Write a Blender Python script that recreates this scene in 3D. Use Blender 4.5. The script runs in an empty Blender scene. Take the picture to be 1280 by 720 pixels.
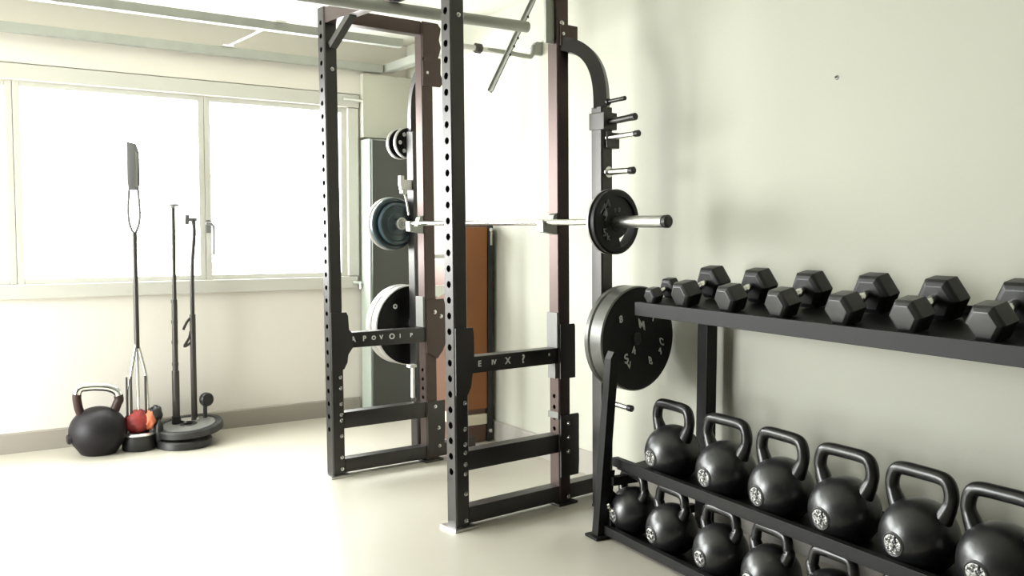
import bpy, bmesh, math, random
from mathutils import Vector as V, Matrix, noise
random.seed(7)
S = bpy.context.scene
COL = S.collection
R = math.radians

# ------------------------------------------------------------------ camera
EYE = V((0, 0, 1.25)); FPX = 1118.0
YAW, PITCH, ROLL = R(33.2), R(3.6), R(-0.22)
fwd = V((math.sin(YAW)*math.cos(PITCH), math.cos(YAW)*math.cos(PITCH), -math.sin(PITCH)))
rt = V((math.cos(YAW), -math.sin(YAW), 0)); dn = fwd.cross(rt)
r2 = rt*math.cos(ROLL) + dn*math.sin(ROLL); d2 = -rt*math.sin(ROLL) + dn*math.cos(ROLL)
cam = bpy.data.cameras.new('camera'); co = bpy.data.objects.new('camera', cam); COL.objects.link(co)
cam.sensor_width = 36; cam.lens = FPX/1280*36; cam.clip_start = .05
mw = Matrix((r2, -d2, -fwd)).transposed().to_4x4(); mw.translation = EYE
co.matrix_world = mw
S.camera = co

# ------------------------------------------------------------------ materials
def mat(name, col, rough=.5, metal=0., spec=.5, coat=0., bump=None, var=None, emit=None, trans=0.):
    m = bpy.data.materials.new(name); m.use_nodes = True
    nt = m.node_tree; b = nt.nodes['Principled BSDF']
    b.inputs['Base Color'].default_value = (*col, 1)
    b.inputs['Roughness'].default_value = rough
    b.inputs['Metallic'].default_value = metal
    b.inputs['Specular IOR Level'].default_value = spec
    b.inputs['Coat Weight'].default_value = coat
    b.inputs['Coat Roughness'].default_value = .12
    tc = nt.nodes.new('ShaderNodeTexCoord')
    if var:                                   # (scale, second colour, amount)
        n = nt.nodes.new('ShaderNodeTexNoise'); n.inputs['Scale'].default_value = var[0]
        n.inputs['Detail'].default_value = 5
        nt.links.new(tc.outputs['Object'], n.inputs['Vector'])
        r = nt.nodes.new('ShaderNodeValToRGB')
        r.color_ramp.elements[0].position = .5-var[2]; r.color_ramp.elements[1].position = .5+var[2]
        r.color_ramp.elements[0].color = (*var[1], 1); r.color_ramp.elements[1].color = (*col, 1)
        nt.links.new(n.outputs['Fac'], r.inputs['Fac']); nt.links.new(r.outputs['Color'], b.inputs['Base Color'])
    if bump:
        n = nt.nodes.new('ShaderNodeTexNoise'); n.inputs['Scale'].default_value = bump[0]; n.inputs['Detail'].default_value = 6
        nt.links.new(tc.outputs['Object'], n.inputs['Vector'])
        k = nt.nodes.new('ShaderNodeBump'); k.inputs['Strength'].default_value = bump[1]; k.inputs['Distance'].default_value = bump[2]
        nt.links.new(n.outputs['Fac'], k.inputs['Height']); nt.links.new(k.outputs['Normal'], b.inputs['Normal'])
    if emit:
        b.inputs['Emission Color'].default_value = (*emit[0], 1); b.inputs['Emission Strength'].default_value = emit[1]
    return m

M = dict(
    wall=mat('wall_paint', (.455, .452, .382), .7, bump=(60, .12, .004), var=(1.3, (.447, .444, .374), .3)),
    wallnear=mat('wall_paint_grey', (.10, .10, .095), .8),  # unseen walls coloured dark to cut light bounced onto camera-side faces
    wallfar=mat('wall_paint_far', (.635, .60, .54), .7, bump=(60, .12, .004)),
    ceil=mat('ceiling_paint', (.60, .60, .53), .8),
    floor=mat('floor_epoxy', (.47, .445, .385), .36, bump=(5, .06, .01), var=(2.2, (.44, .415, .35), .28)),
    base=mat('baseboard_paint', (.27, .245, .21), .5),
    basew=mat('baseboard_paint_light', (.33, .31, .275), .5),
    frame=mat('window_frame_white', (.49, .48, .435), .45),
    rackblk=mat('rack_powder_coat', (.075, .072, .070), .40, 1., spec=.5, coat=.0, bump=(240, .05, .001)),
    rackbrn=mat('rack_powder_coat_brown', (.090, .069, .064), .40, 1., spec=.5, coat=.0, bump=(240, .05, .001)),
    hole=mat('dark_inside', (.004, .004, .004), .8),
    chrome=mat('chrome', (.80, .80, .78), .16, 1.),
    steel=mat('brushed_steel', (.66, .66, .64), .3, 1.),
    galv=mat('galvanised_steel', (.36, .37, .33), .5, .45, var=(9, (.30, .31, .28), .3)),
    dull=mat('dull_zinc', (.16, .16, .15), .5, .3),
    white=mat('pale_plastic', (.78, .77, .74), .4),
    iron=mat('cast_iron', (.009, .009, .010), .32, spec=.8, bump=(55, .15, .003)),
    irong=mat('cast_iron_handle', (.006, .006, .006), .28, spec=.55, bump=(40, .16, .003)),
    badge=mat('badge_metal', (.62, .61, .58), .42, .8, bump=(75, 1.0, .012), var=(85, (.06, .06, .06), .10)),
    ring=mat('badge_groove', (.03, .03, .03), .5),
    rubber=mat('black_rubber', (.007, .007, .0075), .42, spec=.5, bump=(180, .12, .001)),
    rubbers=mat('worn_rubber', (.018, .018, .018), .36, spec=.6, bump=(180, .12, .001)),  # slightly lighter, smoother rubber for the near heads
    shelf=mat('shelf_powder_coat', (.008, .008, .0075), .50, spec=.22, bump=(200, .06, .001)),
    plate=mat('plate_iron', (.004, .004, .0045), .45, spec=.3),
    rim=mat('plate_rim', (.13, .13, .12), .36, .6),
    rimlight=mat('plate_rim_light', (.45, .44, .42), .34, .6),
    bluep=mat('bluegrey_plate', (.035, .060, .070), .30, spec=.6, coat=.3),
    mark=mat('white_lettering', (.72, .72, .70), .5),
    charcoal=mat('locker_charcoal', (.045, .047, .041), .5),
    lockside=mat('locker_side', (.33, .37, .32), .45),
    orange=mat('orange_wood', (.30, .10, .020), .42, var=(3, (.22, .07, .013), .3)),
    horn=mat('dark_brown_horn', (.030, .014, .011), .5, spec=.3),
    brown=mat('brown_plinth', (.11, .055, .035), .45),
    beige=mat('beige_trim', (.72, .66, .52), .5),
    bkt=mat('black_plastic', (.012, .012, .012), .4),
    ballk=mat('dark_vinyl', (.009, .007, .009), .5, spec=.25),
    red=mat('red_fabric', (.33, .035, .03), .6, var=(30, (.16, .015, .015), .2)),
    orangef=mat('orange_fabric', (.62, .17, .08), .6),
    greygrip=mat('grey_grip', (.13, .13, .13), .5),
    polemat=mat('dark_pole', (.06, .055, .05), .35, .5),
    concrete=mat('driveway', (.5, .5, .48), .8),
)
def glass():
    m = bpy.data.materials.new('window_glass'); m.use_nodes = True; nt = m.node_tree
    for n in list(nt.nodes): nt.nodes.remove(n)
    o = nt.nodes.new('ShaderNodeOutputMaterial'); mx = nt.nodes.new('ShaderNodeMixShader')
    t = nt.nodes.new('ShaderNodeBsdfTransparent'); g = nt.nodes.new('ShaderNodeBsdfGlossy'); g.inputs['Roughness'].default_value = .02
    mx.inputs[0].default_value = .05
    nt.links.new(t.outputs[0], mx.inputs[1]); nt.links.new(g.outputs[0], mx.inputs[2]); nt.links.new(mx.outputs[0], o.inputs[0])
    return m
M['glass'] = glass()

# ------------------------------------------------------------------ object helpers
WM = {}
def tag(o, label=None, cat=None, group=None, kind=None):
    if label: o['label'] = label
    if cat: o['category'] = cat
    if group: o['group'] = group
    if kind: o['kind'] = kind
    return o
def thing(name, label, cat, loc=(0, 0, 0), rz=0, group=None, kind=None):
    o = bpy.data.objects.new(name, None); COL.objects.link(o); o.empty_display_size = .1
    o.location = loc; o.rotation_euler = (0, 0, rz)
    WM[o] = Matrix.Translation(V(loc)) @ Matrix.Rotation(rz, 4, 'Z')
    return tag(o, label, cat, group, kind)
def mesh(name, bm, m, parent=None, loc=None, smooth=35, label=None, local=False):
    """bm is in world coordinates (or in the parent's frame when local)"""
    if parent is not None:
        if not local: bm.transform(WM[parent].inverted())
    elif loc is not None and not local:
        bm.transform(Matrix.Translation(-V(loc)))
    bmesh.ops.recalc_face_normals(bm, faces=bm.faces)
    me = bpy.data.meshes.new(name); bm.to_mesh(me); bm.free()
    ms = m if isinstance(m, (list, tuple)) else [m]
    for x in ms: me.materials.append(x)
    if smooth:
        for p in me.polygons: p.use_smooth = True
        me.set_sharp_from_angle(angle=R(smooth))
    o = bpy.data.objects.new(name, me); COL.objects.link(o)
    if parent is not None: o.parent = parent; WM[o] = WM[parent]
    elif loc is not None: o.location = loc; WM[o] = Matrix.Translation(V(loc))
    else: WM[o] = Matrix()
    if label: o['label'] = label
    return o
def struct(name, bm, m, parent=None, smooth=0):
    o = mesh(name, bm, m, parent, smooth=smooth)
    if parent is None: o['kind'] = 'structure'
    return o
def dup(root, loc, rz=None, label=None, group=None, link=True):
    r = root.copy(); COL.objects.link(r); r.location = loc
    if rz is not None: r.rotation_euler = (0, 0, rz)
    if label: r['label'] = label
    if group: r['group'] = group
    for ch in list(root.children):
        c = ch.copy(); COL.objects.link(c); c.parent = r
        for g in list(ch.children):
            d = g.copy(); COL.objects.link(d); d.parent = c
    return r

# ------------------------------------------------------------------ shape helpers
def B(): return bmesh.new()
def hexa(bm, vs, idx=0):
    v = [bm.verts.new(p) for p in vs]
    fs = []
    for f in ((0, 1, 2, 3), (7, 6, 5, 4), (0, 4, 5, 1), (1, 5, 6, 2), (2, 6, 7, 3), (3, 7, 4, 0)):
        fs.append(bm.faces.new([v[i] for i in f]))
    for f in fs: f.material_index = idx
    return v, fs
def box(bm, x0, x1, y0, y1, z0, z1, bev=0, idx=0):
    v, fs = hexa(bm, [(x0, y0, z0), (x1, y0, z0), (x1, y1, z0), (x0, y1, z0), (x0, y0, z1), (x1, y0, z1), (x1, y1, z1), (x0, y1, z1)], idx)
    if bev: bevel(bm, fs, bev)
def bevel(bm, fs, bev, seg=2):
    es = set(e for f in fs for e in f.edges)
    bmesh.ops.bevel(bm, geom=list(es), offset=bev, segments=seg, affect='EDGES', profile=.7)
def obox(bm, c, a, b, d, bev=0, idx=0):
    """centre, three half-extent vectors"""
    c, a, b, d = V(c), V(a), V(b), V(d)
    v, fs = hexa(bm, [c-a-b-d, c+a-b-d, c+a+b-d, c-a+b-d, c-a-b+d, c+a-b+d, c+a+b+d, c-a+b+d], idx)
    if bev: bevel(bm, fs, bev)
def prism(bm, pts, ext, bev=0, idx=0):
    ext = V(ext)
    a = [bm.verts.new(V(p)) for p in pts]; b = [bm.verts.new(V(p)+ext) for p in pts]
    n = len(pts); fs = [bm.faces.new(a), bm.faces.new(b[::-1])]
    for i in range(n): fs.append(bm.faces.new((a[i], b[i], b[(i+1) % n], a[(i+1) % n])))
    for f in fs: f.material_index = idx
    if bev: bevel(bm, fs, bev)
def frame_of(d):
    d = V(d).normalized(); a = V((0, 0, 1)) if abs(d.z) < .9 else V((1, 0, 0))
    x = a.cross(d).normalized(); y = d.cross(x); return x, y, d
def lathe(bm, prof, origin, axis, seg=48, idx=0, close=False):
    """prof: list of (r, h) along axis from origin"""
    x, y, d = frame_of(axis); o = V(origin); rings = []
    for r, h in prof:
        if r < 1e-6: rings.append([bm.verts.new(o+d*h)])
        else: rings.append([bm.verts.new(o+d*h+(x*math.cos(t)+y*math.sin(t))*r) for t in [2*math.pi*i/seg for i in range(seg)]])
    prs = list(zip(rings, rings[1:]))
    if close: prs.append((rings[-1], rings[0]))
    for A, Bq in prs:
        for i in range(seg):
            j = (i+1) % seg
            if len(A) == 1 and len(Bq) == 1: continue
            if len(A) == 1: f = bm.faces.new((A[0], Bq[i], Bq[j]))
            elif len(Bq) == 1: f = bm.faces.new((A[i], Bq[0], A[j]))
            else: f = bm.faces.new((A[i], Bq[i], Bq[j], A[j]))
            f.material_index = idx
def cyl(bm, p0, p1, r, seg=20, r1=None, ch=0, idx=0):
    p0, p1 = V(p0), V(p1); L = (p1-p0).length; r1 = r if r1 is None else r1
    if ch: prof = [(0, 0), (r-ch, 0), (r, ch), (r1, L-ch), (r1-ch, L), (0, L)]
    else: prof = [(0, 0), (r, 0), (r1, L), (0, L)]
    lathe(bm, prof, p0, p1-p0, seg, idx)
def sweep(bm, pts, rad, seg=16, cap=True, up=None, idx=0):
    """round tube through points; rad number or list or (a,b) pairs"""
    pts = [V(p) for p in pts]; n = len(pts); rings = []; prev = None
    for i, p in enumerate(pts):
        t = (pts[min(i+1, n-1)]-pts[max(i-1, 0)]).normalized()
        if prev is None: x, y, _ = frame_of(t) if up is None else (V(up).cross(t).normalized(), None, None)
        else: x = (prev-t*prev.dot(t)).normalized()
        y = t.cross(x); prev = x
        r = rad[i] if isinstance(rad, list) else rad
        ra, rb = r if isinstance(r, tuple) else (r, r)
        rings.append([bm.verts.new(p+x*math.cos(a)*ra+y*math.sin(a)*rb) for a in [2*math.pi*k/seg for k in range(seg)]])
    for A, Bq in zip(rings, rings[1:]):
        for i in range(seg):
            j = (i+1) % seg; f = bm.faces.new((A[i], A[j], Bq[j], Bq[i])); f.material_index = idx
    if cap:
        bm.faces.new(rings[0][::-1]).material_index = idx; bm.faces.new(rings[-1]).material_index = idx
def smooth_path(ctrl, n=8):
    P = [V(c) for c in ctrl]; out = []
    for i in range(len(P)-1):
        a, b, c, d = P[max(i-1, 0)], P[i], P[i+1], P[min(i+2, len(P)-1)]
        for k in range(n):
            t = k/n
            out.append(.5*((2*b)+(c-a)*t+(2*a-5*b+4*c-d)*t*t+(3*b-a-3*c+d)*t**3))
    out.append(P[-1]); return out
def text_bm(txt, size, depth=.0012):
    cu = bpy.data.curves.new('t', 'FONT'); cu.body = txt; cu.size = size; cu.extrude = depth; cu.align_x = 'CENTER'; cu.align_y = 'CENTER'
    cu.offset = size*.022
    o = bpy.data.objects.new('t', cu); COL.objects.link(o)
    dg = bpy.context.evaluated_depsgraph_get(); me = bpy.data.meshes.new_from_object(o.evaluated_get(dg))
    bm = B(); bm.from_mesh(me); COL.objects.unlink(o); bpy.data.objects.remove(o); bpy.data.curves.remove(cu); bpy.data.meshes.remove(me)
    return bm
def add_text(bm, txt, size, c, right, up, depth=.0012):
    t = text_bm(txt, size, depth); right, up = V(right).normalized(), V(up).normalized(); nrm = right.cross(up)
    mm = Matrix((right, up, nrm)).transposed().to_4x4(); mm.translation = V(c)
    t.transform(mm); me = bpy.data.meshes.new('x'); t.to_mesh(me); t.free(); bm.from_mesh(me); bpy.data.meshes.remove(me)

# ------------------------------------------------------------------ room
XL, XR, YN, YF, ZC = -1.9, 2.83, -2.6, 5.67, 2.53
bm = B(); box(bm, XL-.15, XR+.15, YN-.15, YF+.15, -.12, 0); struct('floor', bm, M['floor'])
bm = B(); box(bm, XL-.15, XR+.15, YN-.15, YF+.15, ZC, ZC+.12); struct('ceiling', bm, M['ceil'])
bm = B(); box(bm, XR, XR+.15, YN-.15, YF+.15, 0, ZC); struct('wall_right', bm, M['wall'])
bm = B(); box(bm, XL-.15, XR+.15, YN-.15, YN, 0, ZC); struct('wall_near', bm, M['wallnear'])
WX0, WX1, WZ0, WZ1 = -1.45, 2.375, .945, 2.07
bm = B()
box(bm, XL-.15, XR+.15, YF, YF+.15, 0, .905); box(bm, XL-.15, XR+.15, YF, YF+.15, WZ1, ZC)
box(bm, XL-.15, WX0, YF, YF+.15, .905, WZ1); box(bm, WX1, XR+.15, YF, YF+.15, .905, WZ1)
struct('wall_far', bm, M['wallfar'])
DY0, DY1, DZ = 3.5, 5.4, 2.15
bm = B()
box(bm, XL-.15, XL, YN-.15, DY0, 0, ZC); box(bm, XL-.15, XL, DY1, YF+.15, 0, ZC); box(bm, XL-.15, XL, DY0, DY1, DZ, ZC)
struct('wall_left', bm, M['wallnear'])
bm = B(); box(bm, WX0-.05, 2.44, YF-.035, YF+.15, .865, .945, .006); struct('trim_1', bm, M['frame'])           # sill
bm = B(); box(bm, XL, 2.50, YF-.022, YF, 2.165, 2.335, .004); struct('trim_2', bm, M['wallfar'])                  # lintel box
bm = B(); box(bm, WX0-.05, 2.46, YF-.03, YF, 2.075, 2.16, .004); struct('trim_3', bm, M['frame'])                # head casing
bm = B(); box(bm, 2.38, 2.455, YF-.025, YF, .95, 2.07, .004); struct('trim_4', bm, M['frame'])                   # right jamb casing
bm = B(); box(bm, 2.47, XR, YF-.07, YF, 1.88, 2.30); struct('trim_5', bm, M['wall'])                            # bulkhead over the locker
bm = B(); prism(bm, [(XL, YF, 0), (XL, YF-.014, 0), (XL, YF-.014, .108), (XL, YF-.008, .115), (XL, YF, .115)], (2.46-XL, 0, 0)); struct('baseboard_far', bm, M['base'])
bm = B(); prism(bm, [(XR, YN, 0), (XR-.014, YN, 0), (XR-.014, YN, .115), (XR-.008, YN, .122), (XR, YN, .122)], (0, 5.3-YN, 0)); struct('baseboard_right', bm, M['basew'])

# windows
def window(n, x0, x1, handle=None):
    f = .036
    bm = B()
    for a in ((x0, x0+f, WZ0, WZ1), (x1-f, x1, WZ0, WZ1), (x0+f, x1-f, WZ0, WZ0+.03), (x0+f, x1-f, WZ1-.03, WZ1)):
        box(bm, a[0], a[1], YF+.0, YF+.07, a[2], a[3], .004)
    w = struct('window_%d' % n, bm, M['frame'])
    bm = B(); box(bm, x0+f, x1-f, YF+.03, YF+.036, WZ0+.03, WZ1-.03); mesh('pane', bm, M['glass'], w, smooth=0)
    if handle:
        bm = B(); x = handle
        box(bm, x-.014, x+.014, YF-.014, YF, 1.235, 1.315, .004)
        cyl(bm, (x, YF-.014, 1.29), (x, YF-.045, 1.29), .008, 12)
        sweep(bm, smooth_path([(x-.025, YF-.045, 1.292), (x+.012, YF-.045, 1.29), (x+.022, YF-.045, 1.25), (x+.02, YF-.045, 1.10)], 6), .009, 10)
        mesh('handle', bm, M['dull'], w, label='grey lever handle')
window(1, WX0, .418); window(2, .420, 1.447); window(3, 1.449, WX1, 1.462)

# ------------------------------------------------------------------ rack frame of reference
TH = R(6.1); U = V((math.cos(TH), math.sin(TH), 0)); W = V((-math.sin(TH), math.cos(TH), 0)); Z = V((0, 0, 1))
def lean(z): return rt*(-.0125*z)
PA, PB, PC, PD = V((1.818, 3.192, 0)), V((2.392, 3.247, 0)), V((1.689, 4.224, 0)), V((2.242, 4.256, 0))
PE, PF = PB+U*.105-W*.17, PD+U*.052+W*.175
PW = .070
def P3(p, u, w, z): return p+U*u+W*w+Z*z+lean(z)
RC = V((2.04, 3.73, 0))
rack = thing('power_rack', 'tall black steel power rack with four holed uprights standing in the middle of the room', 'power rack', RC, TH)

def post(p, z0, z1, m, name, holes=None, top=True):
    """square tube; real round holes through the -u face"""
    bm = B(); w = PW
    def q(u, v, z): return bm.verts.new(P3(p, u, v, z))
    c = .006
    sec = [(c, 0), (w-c, 0), (w, c), (w, w-c), (w-c, w), (c, w), (0, w-c), (0, c)]
    lo = [q(a, b, z0) for a, b in sec]; hi = [q(a, b, z1) for a, b in sec]
    for i in range(8):
        if i == 6 and holes: continue
        j = (i+1) % 8; bm.faces.new((lo[i], lo[j], hi[j], hi[i]))
    bm.faces.new(lo[::-1]); bm.faces.new(hi)
    if holes:
        zs, r, ns = holes[0], holes[1], 16
        zs = [z for z in zs if z0+.03 < z < z1-.03]
        cuts = [z0]+[(a+b)/2 for a, b in zip(zs, zs[1:])]+[z1]
        a0, a1 = c, w-c
        for k, zc in enumerate(zs):
            zl, zh = (cuts[k], cuts[k+1])
            corners = [q(0, a0, zl), q(0, a1, zl), q(0, a1, zh), q(0, a0, zh)]
            ring, inn = [], []
            for i in range(ns):
                t = 2*math.pi*i/ns+math.pi*1.25
                ring.append(q(0, w/2+r*math.cos(t), zc+r*math.sin(t))); inn.append(q(.004, w/2+r*math.cos(t), zc+r*math.sin(t)))
            for i in range(ns):
                j = (i+1) % ns
                qd = i//(ns//4)
                bm.faces.new((ring[i], ring[j], corners[qd]))
                bm.faces.new((ring[i], inn[i], inn[j], ring[j]))
            for qd in range(4):
                i = ((qd+1)*(ns//4)) % ns
                bm.faces.new((corners[qd], ring[i], corners[(qd+1) % 4]))
        # liner: the dark hollow seen through the holes
    o = mesh(name, bm, m, rack, smooth=0)
    return o
def hset(a, b, s): 
    out = []; z = a
    while z < b: out.append(z); z += s
    return out
upA = post(PA, .012, 2.35, M['rackblk'], 'upright', (hset(.245, 2.34, .0655), .0145))
upC = post(PC, .012, 2.35, M['rackblk'], 'upright', (hset(.245, 2.34, .0655), .0125))
upB = post(PB, .012, 2.35, M['rackbrn'], 'upright', (hset(.25, .5, .05), .010))
upD = post(PD, .012, 2.35, M['rackbrn'], 'upright', (hset(.25, .5, .05), .010))
for p, nm in ((PE, 'e'), (PF, 'f')):
    post(p, .012, 1.80, M['rackblk'], 'storage_post')
# curved arms from uprights to the storage posts
for p, q in ((PB, PE), (PD, PF)):
    h = PW/2
    a = P3(p, h, h, 2.085); b = P3(q, h, h, 1.795); d = (q-p)
    bm = B(); pts = []
    n = 18
    zc, za = 1.795, 2.085
    for i in range(n+1):
        t = math.pi/2*i/n
        c = p+d*(math.sin(t)**.85); z = zc+(za-zc)*(max(0,math.cos(t))**.72)
        pts.append(P3(c, h, h, z))
    # square section sweep
    side = d.cross(Z).normalized(); rings = []
    for i, c in enumerate(pts):
        t = (pts[min(i+1, n)]-pts[max(i-1, 0)]).normalized(); up = side.cross(t).normalized()
        rings.append([bm.verts.new(c+side*sx*.032+up*sy*.030) for sx, sy in ((-1, -1), (1, -1), (1, 1), (-1, 1))])
    for A_, B_ in zip(rings, rings[1:]):
        for i in range(4): bm.faces.new((A_[i], A_[(i+1) % 4], B_[(i+1) % 4], B_[i]))
    bm.faces.new(rings[0]); bm.faces.new(rings[-1][::-1]); bevel(bm, bm.faces[:], .0) if False else None
    mesh('curved_arm', bm, M['rackblk'], rack, smooth=50)
    bm = B(); obox(bm, P3(p, h+U.dot(d)*.0+.030, h, 2.125), U*.052, W*.042, Z*.048, .004)
    mesh('arm_bracket', bm, M['rackbrn'], rack, smooth=0)
# foot plates
for p in (PA, PC, PB, PD, PE, PF):
    bm = B(); e = .022
    v = [p+U*a+W*b for a, b in ((-e, -e), (PW+e, -e), (PW+e, PW+e), (-e, PW+e))]
    if p in (PE, PF): v = [p+U*a+W*b for a, b in ((0, 0), (PW, 0), (PW, PW), (0, PW))]
    prism(bm, v, (0, 0, .012), .003); mesh('foot_plate', bm, M['steel'] if p in (PA, PC) else M['rackblk'], rack, smooth=0)

def beam(p, q, z0, z1, z0b=None, z1b=None, v0=.004, v1=.066, m='rackblk', name='crossbeam', u0=PW, u1=0., bev=.003):
    """between the uprights at p and q, running along u"""
    z0b = z0 if z0b is None else z0b; z1b = z1 if z1b is None else z1b
    bm = B()
    a = [P3(p, u0, v0, z0), P3(q, u1, v0, z0b), P3(q, u1, v1, z0b), P3(p, u0, v1, z0)]
    b = [P3(p, u0, v0, z1), P3(q, u1, v0, z1b), P3(q, u1, v1, z1b), P3(p, u0, v1, z1)]
    v, fs = hexa(bm, a+b)
    if bev: bevel(bm, fs, bev)
    return mesh(name, bm, M[m], rack, smooth=30)
for p, q in ((PA, PB), (PC, PD)):
    beam(p, q, .245, .328); beam(p, q, .018, .088); 
mAB = beam(PA, PB, .655, .725); mCD = beam(PC, PD, .655, .733)
beam(PC, PD, 2.285, 2.355, name='top_beam', m='rackbrn'); beam(PA, PB, 2.285, 2.355, name='top_beam', m='rackbrn')
bm = B()   # top beam from far left to near left upright
v, fs = hexa(bm, [P3(PA, 0.005, PW, 2.27), P3(PA, .065, PW, 2.27), P3(PC, .065, 0, 2.27), P3(PC, .005, 0, 2.27), P3(PA, .005, PW, 2.345), P3(PA, .065, PW, 2.345), P3(PC, .065, 0, 2.345), P3(PC, .005, 0, 2.345)])
bevel(bm, fs, .003); mesh('top_beam', bm, M['rackbrn'], rack, smooth=30)
# diagonal corner brace at the top of the far left upright
bm = B(); a, b = P3(PC, .035, -.02, 2.16), P3(PC, .035, -.22, 2.28); t = (b-a).normalized(); obox(bm, (a+b)/2, (b-a)/2, U*.02, t.cross(U)*.016, .002)
mesh('corner_brace', bm, M['rackblk'], rack, smooth=0)
# rear stabiliser feet
for p in (PB, PD):
    bm = B(); z0, z1 = .018, .088
    v, fs = hexa(bm, [P3(p, PW, .006, z0), P3(p, .33, .006, z0), P3(p, .33, .064, z0), P3(p, PW, .064, z0), P3(p, PW, .006, z1), P3(p, .33, .006, z1), P3(p, .33, .064, z1), P3(p, PW, .064, z1)])
    bevel(bm, fs, .003); mesh('rear_foot', bm, M['rackblk'], rack, smooth=0)
# gusset plates (outline in u, z on the face towards the camera)
def gusset(p, pts, m='rackblk', v=-.007, t=.007):
    bm = B(); prism(bm, [P3(p, a, v, z) for a, z in pts], W*t, .0015); mesh('gusset_plate', bm, M[m], rack, smooth=0)
gusset(PA, [(.001, .57), (.062, .57), (.078, .60), (.088, .66), (.096, .70), (.096, .82), (.09, .85), (.001, .85)])
gusset(PB, [(.002, .583), (.094, .583), (.094, .822), (.088, .832), (.002, .832)])
gusset(PB, [(.002, .13), (.112, .13), (.116, .20), (.116, .408), (.11, .416), (.002, .416)])
gusset(PC, [(.001, .55), (.070, .55), (.090, .585), (.094, .625), (.12, .655), (.12, .733), (.10, .75), (.098, .82), (.088, .84), (.001, .84)])
gusset(PD, [(.002, .60), (.07, .56), (.105, .60), (.125, .64), (.125, .85), (.115, .885), (.002, .885)], 'rackbrn')
gusset(PD, [(.002, .04), (.105, .04), (.115, .18), (.115, .33), (.002, .33)], 'rackblk')
gusset(PD, [(.002, 2.17), (.10, 2.17), (.12, 2.23), (.105, 2.27), (.12, 2.33), (.10, 2.355), (.002, 2.355)], 'rackbrn')
gusset(PD, [(.002, 2.02), (.11, 2.02), (.135, 2.05), (.11, 2.10), (.095, 2.15), (.002, 2.15)], 'rackbrn')
# lettering on the mid beams
def letters(p, q, z, items, par):
    for ch, k, sz in items:
        bm = B(); c = P3(p, PW, .003, z).lerp(P3(q, 0, .003, z), k); add_text(bm, ch, sz*1.35, c, q-p, Z)
        mesh('letter', bm, M['mark'], par, smooth=0)
letters(PC, PD, .698, (('A', .12, .030), ('P', .25, .028), ('O', .36, .022), ('V', .45, .024), ('O', .58, .030), ('I', .68, .022), ('P', .82, .022)), mCD)
letters(PA, PB, .692, (('E', .12, .026), ('IV', .27, .022), ('X', .42, .030), ('?', .59, .038)), mAB)
# bolts on camera-side faces
def bolt(p, u, z, v=-.0005, r=.0095, par=None):
    bm = B(); c = P3(p, u, v, z)
    lathe(bm, [(0, -.001), (r*1.25, -.001), (r*1.25, .002), (r, .0025), (r*.8, .008), (0, .008)], c, -W, 12)
    lathe(bm, [(0, 0), (r*.55, 0), (r*.5, .004), (0, .004)], c-W*.008, -W, 6)
    mesh('bolt', bm, M['chrome'], rack, smooth=30)
for z in (2.278, 2.128, .535, .425, .36, .325, .275, .235, .15, .035): bolt(PA, .048 if z < 1 else .04, z, r=.0075)
for z in (2.17, 2.05, .51, .455, .375, .32, .29, .21, .10, .04): bolt(PC, .05 if z < 1 else .04, z, r=.0075)
for z in (.375, .31, .245, .035): bolt(PB, .045, z, -.008, r=.008)
for u, z in ((.025, 2.175), (.03, 2.13)): bolt(PB, u, z, r=.010)
bolt(PB, -.06, .70, .003, .006)
for u, z in ((.055, .815), (.095, .79)): bolt(PD, u, z, -.008, r=.009)
for u, z in ((.05, .30), (.07, .18), (.075, .08)): bolt(PD, u, z, -.008, r=.008)
bolt(PD, .03, 2.09, r=.01)
# pale brackets on the inner faces of the rear uprights
def plate_on_inner(p, z0, z1, out, v0, v1, m, name):
    bm = B(); h = [P3(p, -out, v0, z0), P3(p, 0, v0, z0), P3(p, 0, v1, z0), P3(p, -out, v1, z0), P3(p, -out, v0, z1), P3(p, 0, v0, z1), P3(p, 0, v1, z1), P3(p, -out, v1, z1)]
    v, fs = hexa(bm, h); bevel(bm, fs, .002); return mesh(name, bm, M[m], rack, smooth=0)
plate_on_inner(PB, .725, .885, .012, .0, .07, 'dull', 'inner_bracket')
plate_on_inner(PB, .585, .655, .016, .01, .06, 'dull', 'inner_bracket')
plate_on_inner(PB, .40, .43, .008, .0, .07, 'dull', 'inner_bracket')
plate_on_inner(PD, .735, .90, .016, .0, .07, 'dull', 'inner_bracket')
# flat hanger strip beside the right upright, rising out of view
plate_on_inner(PB, 2.085, 2.35, .05, .02, .035, 'galv', 'hanger_strip')
# j cups holding the bar
def jcup(p):
    bm = B()
    pts = [(0, 1.238), (-.084, 1.250), (-.088, 1.302), (-.079, 1.305), (-.076, 1.276), (-.036, 1.274), (-.020, 1.325), (0, 1.335)]
    prism(bm, [P3(p, a, .008, z) for a, z in pts], W*.04, .002)
    mesh('bar_hook', bm, M['galv'], rack, smooth=0)
jcup(PB); jcup(PD)
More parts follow.
